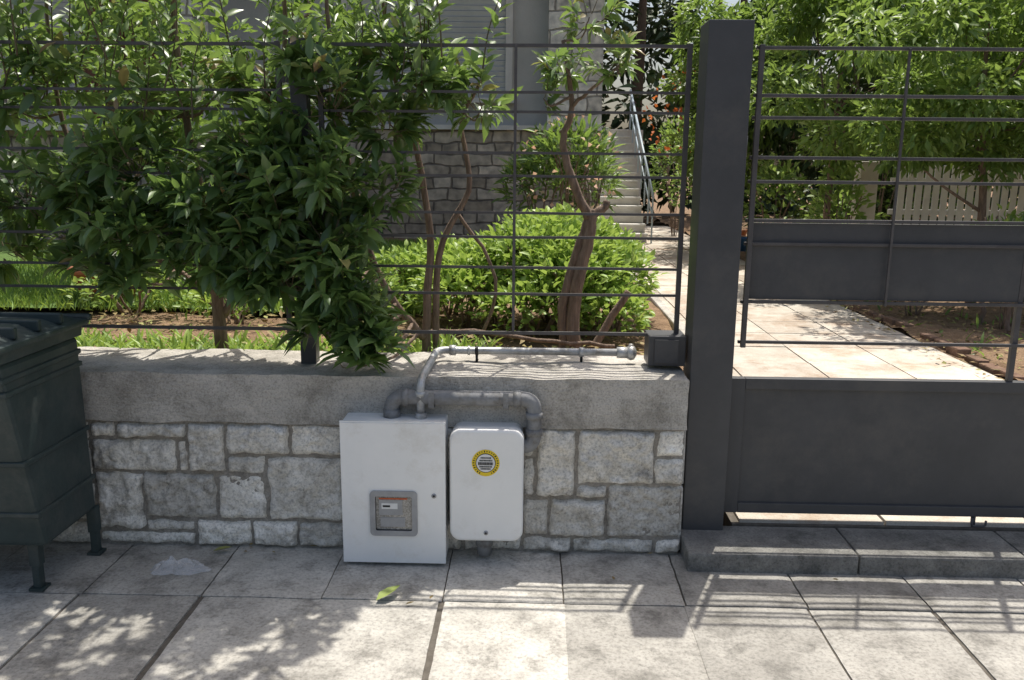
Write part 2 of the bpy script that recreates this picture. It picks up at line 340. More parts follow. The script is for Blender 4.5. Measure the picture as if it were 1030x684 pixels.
for i in range(-16,17):
    for j in range(0,5):
        x0=-.705+W*(i)+(random.uniform(-.012,.012) if j else 0); y1=rows[j]; y0=rows[j+1]
        g=.002+random.random()*.0025; x1=x0+W
        tint=min(1,max(0,random.gauss(.55,.22)))
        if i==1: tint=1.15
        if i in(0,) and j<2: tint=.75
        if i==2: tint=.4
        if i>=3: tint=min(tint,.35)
        dz=[random.uniform(-.003,.002) for _ in range(4)]
        nx,ny=12,14; vs=[];fs=[]
        for b in range(ny+1):
            for a in range(nx+1):
                u=a/nx; v=b/ny; x=x0+g+(W-2*g)*u; y=y0+g+(y1-y0-2*g)*v
                ed=min(u,1-u,v,1-v); z=dz[0]*(1-u)*(1-v)+dz[1]*u*(1-v)+dz[2]*(1-u)*v+dz[3]*u*v
                z+=.002*noise.noise(Vector((x*6,y*6,i)))-(.003 if ed==0 else 0)
                vs.append((x+.003*noise.noise(Vector((x*16,y*16,5))),y+.003*noise.noise(Vector((x*14,y*14,8))),z))
        for b in range(ny):
            for a in range(nx): q=b*(nx+1)+a; fs.append((q,q+1,q+nx+2,q+nx+1))
        ring=[a for a in range(nx+1)]+[b*(nx+1)+nx for b in range(1,ny+1)]+[ny*(nx+1)+a for a in range(nx-1,-1,-1)]+[b*(nx+1) for b in range(ny-1,0,-1)]
        o0=len(vs)
        for q in ring: vs.append((vs[q][0],vs[q][1],-.03))
        for k in range(len(ring)): k2=(k+1)%len(ring); fs.append((ring[k],o0+k,o0+k2,ring[k2]))
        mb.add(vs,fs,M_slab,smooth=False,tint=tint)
so=mb.obj('slabs',pav)
mb=MB()
for i in range(-12,12): mb.box(i+.004,i+.996,-2.93,-2.755,-.16,0,M_kerb,ch=.01)
mb.obj('kerb',pav)

path=empty('driveway_path'); mb=MB(); mb.box(.97,3.6,.13,19,-.1,.085,M_joint); mb.obj('bed',path)
mb=MB()
for i in range(4):
    for j in range(30):
        x0=1.0+i*.64; y0=.14+j*.62
        mb.box(x0+.006,x0+.634,y0+.006,y0+.614,.05,.1+random.uniform(-.003,.003),M_path,tint=min(1,max(0,random.gauss(.6,.2))))
mb.obj('slabs',path)
sheet('garden_soil',-14,.95,.40,9.0,.66,M_soil,120,70,.05,1.2)
sheet('garden_soil',3.57,16,.3,24,.10,M_soil,90,110,.14,.9)
sheet('lawn',-9,-.55,1.9,6.6,.70,M_lawn,60,40,.03,1)
mb=MB(); mb.box(.93,.985,.43,9,-.1,.70,M_conc,ch=.01); mb.obj('garden_retaining_edge')
n=24000; P=np.stack([rng.uniform(-4.5,-.5,n),rng.uniform(1.8,6.6,n),np.full(n,.69)],1)
D=np.array([0,0,1.])+rng.normal(0,.35,(n,3)); leaves('grass_lawn',P,D,unit(rng.normal(0,1,(n,3))),rng.uniform(.05,.1,n),.011,rng.uniform(0,1,n),M_grass,detail=False,droop=.2)
n=1900; P=np.stack([rng.uniform(-2.6,-.1,n),rng.uniform(.45,.95,n),np.full(n,.67)],1)
D=np.array([0,-.1,.8])+rng.normal(0,.5,(n,3)); leaves('ground_cover_plant',P,D,unit(rng.normal(0,.4,(n,3))+np.array([0,0,1])),rng.uniform(.06,.15,n),.02,rng.uniform(0,1,n),M_hedge,detail=True,droop=.4)
n=900; P=np.stack([rng.uniform(-2.6,.7,n),rng.uniform(.44,1.9,n),np.full(n,.695)],1)
D=rng.normal(size=(n,3)); D[:,2]*=.15; leaves('leaf_mulch',P,D,np.tile([0,0,1.],(n,1))+rng.normal(0,.4,(n,3)),rng.uniform(.03,.08,n),rng.uniform(.012,.03,n),rng.uniform(0,.8,n),M_dry,detail=False,droop=-.1)
n=1400; P=np.stack([rng.uniform(3.62,7.5,n),rng.uniform(1.2,8,n),np.full(n,.1)],1)
keep=np.array([noise.noise(Vector((p[0]*1.6,p[1]*1.6,2)))>.05 for p in P]); P=P[keep]; n=len(P)
D=np.array([0,0,.7])+rng.normal(0,.5,(n,3)); leaves('ground_cover_plant',P,D,unit(rng.normal(0,.4,(n,3))+np.array([0,0,1])),rng.uniform(.06,.17,n),.03,rng.uniform(0,1,n),M_tree,detail=True,droop=.4)
n=1500; P=np.stack([rng.uniform(3.3,7.0,n),rng.uniform(1.2,7,n),np.full(n,.125)],1)
D=rng.normal(size=(n,3)); D[:,2]*=.15; leaves('leaf_mulch',P,D,np.tile([0,0,1.],(n,1))+rng.normal(0,.4,(n,3)),rng.uniform(.03,.09,n),rng.uniform(.012,.035,n),rng.uniform(0,.8,n),M_dry,detail=False,droop=-.1)

mb=MB(); xs=[.725,1.42,2.1,2.78,3.46,4.2]
for a,b in zip(xs[:-1],xs[1:]): mb.box(a+.003,b-.003,-.16,.125,-.03,.08,M_kerb,ch=.01)
mb.obj('gate_threshold')

# ------------------------------------------------------------ stone wall
wall=empty('stone_garden_wall')
def nbox(mb,x0,x1,y0,y1,z0,z1,m,c=.03,amp=.004,f=9):
    def face(o,u,v,nu,nv):
        vs=[];fs=[]
        for j in range(nv+1):
            for i in range(nu+1):
                p=Vector(o)+Vector(u)*(i/nu)+Vector(v)*(j/nv)
                q=p*f; d=noise.noise_vector(q)*amp+noise.noise_vector(q*3.1)*amp*.5
                vs.append(p+d)
        for j in range(nv):
            for i in range(nu): a=j*(nu+1)+i; fs.append((a,a+1,a+nu+2,a+nu+1))
        mb.add(vs,fs,m,smooth=True)
    X,Y,Z=x1-x0,y1-y0,z1-z0; k=lambda L:max(1,int(L/c))
    face((x0,y0,z0),(X,0,0),(0,0,Z),k(X),k(Z)); face((x1,y1,z0),(-X,0,0),(0,0,Z),k(X),k(Z))
    face((x0,y1,z0),(0,-Y,0),(0,0,Z),k(Y),k(Z)); face((x1,y0,z0),(0,Y,0),(0,0,Z),k(Y),k(Z))
    face((x0,y0,z1),(X,0,0),(0,Y,0),k(X),k(Y)); face((x0,y1,z0),(X,0,0),(0,-Y,0),k(X),k(Y))
mb=MB(); nbox(mb,-4.5,.715,.002,.425,-.05,.565,M_mortar,.025,.005); mb.obj('core',wall)
mb=MB(); nbox(mb,-4.5,.722,-.020,.435,.556,.766,M_conc,.018,.007,6); o=mb.obj('coping',wall)
T=.552
stones=[
(-1.77,-1.657,.475,T),(-1.657,-1.36,.475,T),(-1.36,-1.197,.33,T),(-1.197,-.925,.41,T),(-.925,-.70,.41,T),
(-1.77,-1.405,.33,.475),(-1.405,-1.36,.33,.475),(-1.197,-1.03,.325,.41),(-1.03,-.70,.12,.41),
(-1.77,-1.56,.07,.33),(-1.56,-1.247,.12,.33),(-1.247,-1.03,.12,.325),
(-1.56,-1.347,.06,.12),(-1.77,-1.347,0,.06),(-1.347,-1.105,.0,.12),(-1.105,-.904,.0,.12),(-.904,-.70,.0,.12),
(-.70,-.42,.36,T),(-.70,-.5,.1,.36),(-.5,-.25,.14,.36),(-.42,-.2,.36,T),(-.25,.05,.3,.36),(-.2,.05,.36,T),(-.7,-.5,0,.1),(-.5,-.2,0,.14),(-.25,.05,.14,.3),(-.2,.05,.0,.14),
(.05,.105,.42,T),(.105,.275,.245,T),(.275,.60,.305,T),(.60,.722,.43,T),(.60,.722,.31,.43),
(.05,.105,.245,.42),(.275,.405,.245,.305),(.405,.722,.07,.31),(.05,.165,.07,.245),(.165,.405,.07,.245),
(.05,.26,0,.07),(.26,.61,0,.07),(.61,.722,0,.07)]
x=-1.77
while x>-4.3:
    w=random.uniform(.18,.38); z=0
    while z<T-.02:
        h=min(random.uniform(.08,.22),T-z)
        if T-z-h<.05: h=T-z
        stones.append((x-w,x,z,z+h)); z+=h
    x-=w
mb=MB()
for si,(x0,x1,z0,z1) in enumerate(stones):
    g=.0055; x0+=g;x1-=g;z0+=g;z1-=g
    c=.0095 if x1>-1.9 else .03
    nx=max(4,int((x1-x0)/c)); nz=max(3,int((z1-z0)/c)); vs=[];fs=[]
    bul=random.uniform(.012,.030); sx=random.uniform(-.04,.04); sz=random.uniform(-.06,.06)
    for j in range(nz+1):
        for i in range(nx+1):
            x=x0+(x1-x0)*i/nx; z=z0+(z1-z0)*j/nz
            ed=min(x-x0,x1-x,z-z0,z1-z); e=min(1,ed/.02); e=math.sqrt(max(0,1-(1-e)**2))
            q=Vector((x*9+si*3.1,z*9,si)); q2=Vector((x*30+si,z*30,si)); q3=Vector((x*75,z*75,si))
            d=bul*e+e*(.018*noise.noise(q)+.012*noise.noise(q2)+.006*noise.noise(q3))+e*((x-x0)*sx+(z-z0)*sz)
            d+=e*.012*abs(noise.noise(Vector((x*22+z*12,z*22,si+7))))
            jx=.010*noise.noise(Vector((x*14,z*14,si+50)))+.004*noise.noise(Vector((x*45,z*45,si+50))); jz=.010*noise.noise(Vector((x*14,z*14,si+90)))+.004*noise.noise(Vector((x*45,z*45,si+80)))
            vs.append((x+jx,.006-d,z+jz))
    for j in range(nz):
        for i in range(nx): a=j*(nx+1)+i; fs.append((a,a+1,a+nx+2,a+nx+1))
    mb.add(vs,fs,M_stone,smooth=True,tint=min(1,max(.15,random.gauss(.62,.2))))
mb.obj('stones',wall)
mb=MB()
for (y0,y1,z0,z1) in ((.01,.2,.3,.55),(.2,.42,.25,.55),(.01,.25,.0,.3),(.25,.42,0,.25)):
    mb.box(.70,.728,y0+.006,y1-.006,z0+.006,z1-.006,M_stone,tint=random.random(),ch=.008)
mb.obj('end_stones',wall)

# ------------------------------------------------------------ fence
Zr=[2.09,1.91,1.828,1.668,1.568,1.416,1.32,1.186,1.08,.91]
def bar(mb,x0,x1,z,y=.22,r=.0075,m=M_rail): 
    k=max(2,int((x1-x0)/.35)); pts=[]
    for i in range(k+1): pts.append((x0+(x1-x0)*i/k,y+random.uniform(-.001,.001),z+(random.uniform(-.002,.002) if 0<i<k else 0)))
    mb.tube(pts,r*1.15,m,n=4)
def fpanel(name,x0,x1,mids):
    root=empty(name); mb=MB()
    for z in Zr: bar(mb,x0,x1,z+random.uniform(-.003,.003),r=.0082 if z in(2.09,.91) else .0066)
    mb.obj('rails',root); mb=MB()
    for xx in (x0,x1): mb.box(xx-.010,xx+.010,.210,.230,.86,2.10,M_rail,ch=.002)
    for xx,a,b in mids: mb.box(xx-.006,xx+.006,.2035,.2105,a,b,M_rail,ch=.001)
    mb.obj('uprights',root); return root
fpanel('metal_fence',-.80,.70,[(.0,.91,2.09)])
fpanel('metal_fence',-2.75,-.97,[])
mb=MB()
for px in(-.885,-3.0):
    mb.box(px-.034,px+.034,.190,.255,.760,2.11,M_steel,ch=.004)
    for z in(1.0,1.95): mb.box(px-.1,px+.1,.212,.228,z-.012,z+.012,M_rail)
mb.obj('fence_post')
mb=MB(); mb.box(.575,.733,.15,.29,.785,.915,M_steel,ch=.004); mb.box(.60,.70,.14,.149,.80,.90,M_steel); mb.obj('gate_bracket_box')
# ------------------------------------------------------------ gate post & gate
gp=empty('gate_post'); mb=MB(); mb.box(.742,.917,.07,.245,.078,2.17,M_steel,ch=.004); mb.obj('shaft',gp)
mb=MB()
for z in (.35,.62,1.7):
    mb.tube([(.927,.15,z-.04),(.927,.15,z+.04)],.010,M_steel,n=10)
mb.obj('hinges',gp)
gate=empty('metal_gate'); mb=MB(); X0,X1=.943,2.62; YG=.15; ZB=.138
mb.box(.921,X0+.045,YG-.02,YG+.02,ZB,.742,M_steel,ch=.003)
mb.box(X1-.045,X1,YG-.02,YG+.02,ZB,.742,M_steel,ch=.003)
mb.box(X0+.0455,X1-.0455,YG-.02,YG+.02,.695,.742,M_steel,ch=.003)
mb.box(X0+.0455,X1-.0455,YG-.02,YG+.02,ZB,ZB+.045,M_steel,ch=.003)
mb.box(X0+.045,X1-.045,YG-.004,YG+.004,ZB+.04,.696,M_steel)
mb.obj('lower_panel',gate)
mb=MB(); mb.box(X0+.02,2.085,YG-.01,YG+.002,1.08,1.395,M_steel,ch=.002); mb.box(2.11,X1,YG-.01,YG+.002,1.08,1.395,M_steel,ch=.002); mb.obj('upper_panel',gate)
mb=MB()
for z in [2.075,1.895,1.81,1.655,1.56,1.405,1.31,1.07,.90]:
    mb.box(X0,X1,YG-.0265,YG-.0125,z-.0065,z+.0065,M_rail,ch=.002)
mb.box(X0+.008,X0+.028,YG-.0475,YG-.0275,.88,2.085,M_rail,ch=.002)
mb.box(2.085,2.107,YG-.0115,YG+.012,.742,2.085,M_rail,ch=.002)
mb.box(X1-.022,X1,YG-.0115,YG+.012,.742,2.085,M_rail,ch=.002)
mb.box(1.529,1.539,YG-.0385,YG-.0275,1.06,2.075,M_rail,ch=.002)
mb.obj('bars',gate)
mb=MB(); mb.tube([(2.02,.15,.14),(2.02,.15,.085)],.010,M_steel,n=10); mb.tube(bend([(2.0,.12,.135),(2.0,.12,.10),(2.06,.12,.10),(2.06,.12,.125)],.012,4),.005,M_steel,n=8); mb.obj('drop_bolt',gate)

# ------------------------------------------------------------ meter boxes
bx=empty('gas_meter_cabinet'); mb=MB(); x0,x1,z0,z1=-.675,-.26,.018,.608; yf=-.165
mb.box(x0,x1,yf+.022,.0,z0,z1,M_white,ch=.006); mb.obj('housing',bx)
mb=MB(); mb.box(x0+.004,x1-.004,yf+.014,yf+.0215,z0+.004,z1-.004,M_seal); mb.obj('gasket',bx)
mb=MB()
wx0,wx1,wz0,wz1=-.557,-.377,.142,.322
for a in((x0-.002,wx0,z0-.002,z1+.002),(wx1,x1+.002,z0-.002,z1+.002),(wx0,wx1,z0-.002,wz0),(wx0,wx1,wz1,z1+.002)):
    mb.box(a[0],a[1],yf,yf+.0135,a[2],a[3],M_white)
mb.box(x0-.0035,x1+.0035,yf+.003,yf+.012,z1+.0025,z1+.008,M_white)
mb.obj('door',bx)
mb=MB()
def ringframe(mb,x0,x1,z0,z1,w,r,ya,yb,m):
    o=rrect(x0,x1,z0,z1,r); i=rrect(x0+w,x1-w,z0+w,z1-w,max(r-w*.5,.003)); n=len(o)
    vs=[(p[0],ya,p[1]) for p in o]+[(p[0],ya,p[1]) for p in i]+[(p[0],yb,p[1]) for p in o]+[(p[0],yb,p[1]) for p in i]; fs=[]
    for k in range(n):
        k2=(k+1)%n; fs+=[(k,n+k,n+k2,k2),(k,k2,2*n+k2,2*n+k),(n+k,3*n+k,3*n+k2,n+k2)]
    mb.add(vs,fs,m)
ringframe(mb,wx0-.006,wx1+.006,wz0-.006,wz1+.006,.022,.018,yf-.008,yf+.004,M_grey)
ringframe(mb,wx0+.010,wx1-.010,wz0+.010,wz1-.010,.007,.01,yf-.004,yf+.012,M_black)
mb.obj('window_frame',bx)
mb=MB(); mb.box(wx0+.003,wx1-.003,yf+.004,yf+.0065,wz0+.003,wz1-.003,M_glass)
dz=-.013; dx=.008
mb.box(-.535+dx,-.44+dx,yf+.0022,yf+.0038,.235+dz,.30+dz,M_grey); mb.box(-.525+dx,-.46+dx,yf+.001,yf+.0021,.262+dz,.286+dz,M_paper); mb.box(-.52+dx,-.49+dx,yf+.0001,yf+.0009,.27+dz,.278+dz,M_black); mb.box(-.535+dx,-.42+dx,yf+.001,yf+.0021,.303+dz,.309+dz,M_red)
mb.box(-.53+dx,-.43+dx,yf+.0022,yf+.0038,.185+dz,.225+dz,M_grey)
mb.obj('window_pane',bx)
mb=MB(); mb.tube([(-.304,yf-.003,.309),(-.304,yf+.001,.309)],.010,M_grey,n=16); mb.tube([(-.304,yf-.0045,.309),(-.304,yf-.0031,.309)],.0045,M_black,n=12); mb.obj('lock',bx)
mb=MB()
for z in(.12,.50): mb.tube([(x0-.004,yf+.016,z-.02),(x0-.004,yf+.016,z+.02)],.005,M_grey,n=8)
mb.obj('hinges',bx)
b2=empty('gas_regulator_box'); mb=MB(); yf2=-.15; ex=.006; ez=-.012
mb.prism(rrect(-.245+ex,.045+ex,.125+ez,.59+ez,.042),yf2+.062,0,M_white); mb.obj('back_housing',b2)
mb=MB(); mb.prism(rrect(-.249+ex,.049+ex,.121+ez,.594+ez,.045,8),yf2,yf2+.06,M_white,inset=.012); o=mb.obj('cover',b2)
mb=MB(); sx_,sz_=-.097,.447
mb.prism(circle(sx_,sz_,.056),yf2-.0012,yf2-.0002,M_yel)
mb.prism(circle(sx_,sz_,.0405),yf2-.0022,yf2-.0013,M_black); mb.prism(circle(sx_,sz_,.0375),yf2-.0032,yf2-.0023,M_paper)
for k in range(26):
    a=math.radians(-60+k*300/25); cx=sx_+.0485*math.cos(a); cz=sz_+.0485*math.sin(a); h=random.uniform(.003,.0048)
    mb.prism([(cx+h*math.cos(a+t),cz+h*math.sin(a+t)) for t in(.5,2.6,3.7,5.8)],yf2-.0022,yf2-.0013,M_black)
for r,zc in enumerate((.022,.011,-.002,-.015,-.024)):
    xx=sx_-.03+abs(r-2)*.005
    while xx<sx_+.03-abs(r-2)*.005:
        w=random.uniform(.002,.005); hh=.006 if r==2 else .003; mb.box(xx,xx+w,yf2-.0042,yf2-.0033,sz_+zc-hh,sz_+zc+hh,M_black); xx+=w+.0012
mb.obj('warning_sticker',b2)
mb=MB(); mb.tube([(-.095,yf2-.004,.148),(-.095,yf2+.001,.148)],.009,M_grey,n=16); mb.tube([(-.095,yf2-.006,.148),(-.095,yf2-.0041,.148)],.004,M_black,n=12)
mb.obj('lock',b2)
mb=MB(); mb.tube([(-.105,-.07,.116),(-.105,-.07,.02)],.03,M_gpipe,n=16); mb.tube([(-.105,-.07,.09),(-.105,-.07,.06)],.036,M_gpipe,n=16); mb.obj('bottom_pipe_stub',b2)

gpz=empty('gas_pipe'); mb=MB(); r=.0165
mb.tube(bend([(-.365,-.075,.60),(-.365,-.075,.765),(-.335,.27,.815),(.5,.27,.815)],.045),r,M_galv,n=14)
for a,b,rr in (((-.365,-.075,.608),(-.365,-.075,.63),.024),((-.365,-.075,.70),(-.365,-.075,.718),.021),((-.28,.27,.815),(-.252,.27,.815),.023),((-.20,.27,.815),(-.19,.27,.815),.021),((.455,.27,.815),(.50,.27,.815),.025),((.29,.27,.815),(.31,.27,.815),.021)):
    mb.tube([a,b],rr,M_galv,n=14)
mb.tube([(.50,.27,.815),(.515,.27,.815),(.53,.27,.815),(.54,.27,.815)],[.028,.034,.030,.012],M_galv,n=14)
mb.tube([(.515,.27,.79),(.515,.27,.854)],[.016,.010],M_galv,n=10)
mb.obj('pipe',gpz); mb=MB()
for xx in(-.16,.30):
    mb.box(xx-.006,xx+.006,.24,.30,.757,.770,M_black); mb.tube([(xx,.27,.762),(xx,.27,.802)],.006,M_black,n=8); mb.tube([(xx-.007,.27,.815),(xx+.007,.27,.815)],.0205,M_black,n=14)
mb.obj('clamps',gpz)
gp2=empty('gas_pipe'); mb=MB(); r=.030; yy=-.062; zh=.69
mb.tube(bend([(-.485,yy,.59),(-.485,yy,zh),(.095,yy,zh),(.095,yy,.49),(.03,yy,.49)],.05,8),r,M_gpipe,n=18)
for a,b in (((-.44,yy,zh),(-.415,yy,zh)),((.01,yy,zh),(.04,yy,zh)),((.095,yy,.635),(.095,yy,.61)),((.095,yy,.565),(.095,yy,.54)),((-.485,yy,.64),(-.485,yy,.61))):
    mb.tube([a,b],r+.005,M_gpipe,n=18)
mb.obj('pipe',gp2)
mb=MB()
for xx in(-.32,-.02): mb.box(xx-.012,xx+.012,-.094,-.02,.654,.6585,M_gpipe); mb.box(xx-.011,xx+.011,-.098,-.0935,.659,.721,M_gpipe)
mb.obj('clamps',gp2)

# ------------------------------------------------------------ dumpster
bn=empty('waste_bin'); mb=MB()
def frus(mb,t,b,zt,zb,m):
    (ax0,ax1,ay0,ay1),(bx0,bx1,by0,by1)=t,b
    vs=[(bx0,by0,zb),(bx1,by0,zb),(bx1,by1,zb),(bx0,by1,zb),(ax0,ay0,zt),(ax1,ay0,zt),(ax1,ay1,zt),(ax0,ay1,zt)]
    mb.add(vs,[(3,2,1,0),(4,5,6,7),(0,1,5,4),(1,2,6,5),(2,3,7,6),(3,0,4,7)],m)
frus(mb,(-2.95,-1.735,-.62,-.085),(-2.87,-1.72,-.47,-.09),.93,.20,M_bin); mb.obj('body',bn,bevel=.02)
mb=MB(); frus(mb,(-2.99,-1.722,-.65,-.07),(-2.97,-1.726,-.64,-.075),.985,.9305,M_bin)
for z in (.87,.82,.55,.34):
    f=(z-.2)/.73; y0=-.47-.15*f; mb.box(-2.9,-1.712-.016*f,y0-.008,-.088,z-.01,z+.01,M_bin,ch=.004)
mb.obj('rim_and_ribs',bn,bevel=.004)
mb=MB(); lid=[]; nx,ny=14,10
for j in range(ny+1):
    for i in range(nx+1):
        u=i/nx;v=j/ny; x=-3.02+1.31*u; y=-.68+.63*v; z=.985+.05*(math.sin(math.pi*min(max(v*.6+.3,0),1))**.6)*(1-abs(2*u-1)**14)
        lid.append((x,y,z))
mb.add(lid,[(j*(nx+1)+i,j*(nx+1)+i+1,(j+1)*(nx+1)+i+1,(j+1)*(nx+1)+i) for j in range(ny) for i in range(nx)],M_bin,smooth=True)
mb.box(-3.03,-1.705,-.69,-.045,.972,.996,M_bin,ch=.008)
for yv in(-.5,-.35,-.2): mb.box(-3.0,-1.73,yv-.012,yv+.012,1.0,1.042,M_bin,ch=.006)
mb.tube([(-3.0,-.045,1.0),(-1.70,-.045,1.0)],.014,M_bin,n=8)
mb.obj('lid',bn)
mb=MB()
for xx,yv in((-1.80,-.41),(-1.735,-.10),(-2.8,-.41),(-2.8,-.13)):
        mb.box(xx-.020,xx+.020,yv-.02,yv+.02,.10,.21,M_bin,ch=.004); mb.box(xx-.028,xx+.028,yv-.028,yv+.028,.002,.012,M_bin); mb.box(xx-.014,xx+.014,yv-.018,yv+.018,.012,.105,M_bin,ch=.003)
mb.obj('legs',bn)

# ------------------------------------------------------------ house
hs=empty('stone_house'); mb=MB(); Y=8.0
mb.box(-13,.949,Y,17,.5,2.05,M_hst); mb.obj('stone_base',hs)
mb=MB(); mb.box(.25,.95,Y+.0,17,2.11,7.0,M_quoin); mb.obj('corner_pier',hs)
mb=MB(); mb.box(-13,.97,Y-.05,17.02,2.051,2.109,M_pale); mb.obj('plinth_course',hs)
mb=MB(); mb.box(-13,.249,Y+.25,16.9,2.11,7.0,M_plaster); mb.obj('upper_wall',hs)
mb=MB(); mb.box(-13.5,1.5,Y-.6,17.4,7.0,7.25,M_pale); mb.obj('roof_slab',hs)
mb=MB()
for (a,b,c,d) in((-2.35,-.3,2.55,4.6),(-6.9,-5.2,2.55,4.6)):
    mb.box(a-.09,a,Y+.19,Y+.26,c-.09,d,M_pale); mb.box(b,b+.09,Y+.19,Y+.26,c-.09,d,M_pale); mb.box(a-.15,b+.15,Y+.1,Y+.28,c-.15,c-.09,M_pale)
    z=c-.085
    while z<d:
        vs=[(a,Y+.235,z),(b,Y+.235,z),(b,Y+.205,z+.055),(a,Y+.205,z+.055),(b,Y+.24,z+.066),(a,Y+.24,z+.066)]
        mb.add(vs,[(0,1,2,3),(3,2,4,5)],M_shut); z+=.068
mb.obj('window_shutters',hs)
mb=MB(); mb.box(-5.85,-4.6,Y+.17,Y+.248,2.11,4.4,M_wood)
for xx in(-5.75,-5.2):
    for zz in(2.3,3.1): mb.box(xx,xx+.48,Y+.14,Y+.169,zz,zz+.65,M_wood,ch=.02)
mb.obj('front_door',hs)
mb=MB(); mb.box(-4.4,-3.95,Y-.9,Y-.4,.6,6.9,M_quoin); mb.box(-8,-2.6,Y-1.2,Y-.051,.55,1.95,M_hst); mb.box(-8.1,-2.55,Y-1.3,Y-.052,1.951,2.04,M_pale); mb.obj('porch',hs)

st=empty('garden_stairs'); mb=MB(); n=14
for i in range(n):
    z=.1+.17*(i+1); y=13.9+.33*i
    mb.box(1.32,2.38,y,y+.36,.0,z-.03,M_pale); mb.box(1.30,2.40,y-.025,y+.345,z-.029,z,M_step)
mb.box(1.0,2.8,13.9+.33*n,21,.0,.1+.17*n,M_pale)
mb.obj('steps',st)
mb=MB()
mb.tube([(2.45,13.7,1.0),(2.45,13.9+.33*n,1.05+.17*n)],.028,M_brail,n=8); mb.tube([(2.45,13.7,.6),(2.45,13.9+.33*n,.65+.17*n)],.016,M_brail,n=8)
for i in range(0,n+1,2): mb.box(2.435,2.465,13.72+.33*i,13.75+.33*i,.1+.17*i,1.0+.17*i,M_brail)
for i in range(0,n,1): mb.box(1.325,1.34,13.92+.33*i,13.94+.33*i,.2+.17*i,.95+.17*i,M_steel)
mb.tube([(1.33,13.7,.95),(1.33,13.9+.33*n,.98+.17*n)],.02,M_steel,n=8)
mb.obj('handrail',st)

pk=empty('picket_fence'); mb=MB(); x=5.0
while x<9.5:
    mb.box(x,x+.085,8.4,8.42,.80,1.66+random.uniform(-.01,.01),M_pick,ch=.004); x+=.115
mb.obj('pickets',pk); mb=MB(); mb.box(4.9,9.6,8.4205,8.46,1.0,1.07,M_pick); mb.box(4.9,9.6,8.4205,8.46,1.42,1.49,M_pick); mb.obj('rails',pk)
mb=MB(); mb.box(4.9,9.6,8.3,8.6,0,.79,M_conc,ch=.01); mb.obj('low_wall')
mb=MB(); mb.box(4.42,4.66,8.25,8.5,0,1.70,M_pale,ch=.015); mb.obj('stone_pillar')
mb=MB()
for i in range(30):
    yb=1.4+i*.27; mb.box(3.61+random.uniform(-.02,.02),3.70+random.uniform(-.01,.03),yb+random.uniform(0,.03),yb+.235,.0,.14+random.uniform(-.03,.03),M_brick,ch=.014)
mb.obj('path_edging_stones')
def pot(name,x,y,z,r,h,m):
    mb=MB(); mb.tube([(x,y,z),(x,y,z+h*.85),(x,y,z+h*.86),(x,y,z+h)],[r*.68,r*.95,r*1.07,r*1.07],m,n=20); mb.tube([(x,y,z+h*.99),(x,y,z+h*1.003)],r*.92,M_soil,n=20); return mb.obj(name)
pot('flower_pot',3.95,13.0,.1,.2,.35,M_terra); pot('flower_pot',3.85,12.2,.1,.16,.28,M_blue); pot('flower_pot',-2.75,2.2,.68,.22,.25,M_terra)

# ------------------------------------------------------------ near shrubs
wh1=[(random.uniform(-2.35,-1.0),random.uniform(.15,.5),random.uniform(1.75,2.05),random.uniform(.35,.6)) for _ in range(24)]
wh1+=[(random.uniform(-2.0,-.9),random.uniform(.0,.5),random.uniform(2.3,2.5),random.uniform(.4,.7)) for _ in range(22)]
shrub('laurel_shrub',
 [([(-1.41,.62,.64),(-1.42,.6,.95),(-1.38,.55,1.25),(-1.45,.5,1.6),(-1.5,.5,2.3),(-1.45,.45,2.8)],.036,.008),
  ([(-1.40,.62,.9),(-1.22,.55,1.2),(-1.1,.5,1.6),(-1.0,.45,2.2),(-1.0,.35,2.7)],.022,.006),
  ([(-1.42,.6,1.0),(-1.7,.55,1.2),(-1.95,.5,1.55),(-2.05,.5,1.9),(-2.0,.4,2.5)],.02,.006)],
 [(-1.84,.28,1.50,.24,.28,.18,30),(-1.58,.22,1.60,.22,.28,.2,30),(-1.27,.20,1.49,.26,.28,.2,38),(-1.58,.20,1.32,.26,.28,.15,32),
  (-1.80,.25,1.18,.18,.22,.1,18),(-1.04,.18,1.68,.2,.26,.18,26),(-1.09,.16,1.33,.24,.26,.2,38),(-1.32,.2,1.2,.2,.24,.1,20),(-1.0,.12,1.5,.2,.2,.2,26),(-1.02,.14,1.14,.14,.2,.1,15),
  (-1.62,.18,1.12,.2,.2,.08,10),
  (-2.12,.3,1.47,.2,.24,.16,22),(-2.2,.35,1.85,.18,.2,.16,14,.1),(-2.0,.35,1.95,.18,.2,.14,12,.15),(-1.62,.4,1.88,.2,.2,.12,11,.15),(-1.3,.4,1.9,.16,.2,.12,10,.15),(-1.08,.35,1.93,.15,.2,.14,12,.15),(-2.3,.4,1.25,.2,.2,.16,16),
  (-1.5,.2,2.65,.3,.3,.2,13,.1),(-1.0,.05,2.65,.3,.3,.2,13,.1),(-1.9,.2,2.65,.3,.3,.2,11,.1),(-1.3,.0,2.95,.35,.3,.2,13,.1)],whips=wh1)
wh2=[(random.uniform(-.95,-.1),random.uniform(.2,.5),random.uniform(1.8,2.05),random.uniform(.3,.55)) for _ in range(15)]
wh2+=[(random.uniform(-.9,-.2),random.uniform(.0,.5),random.uniform(2.3,2.5),random.uniform(.4,.7)) for _ in range(14)]
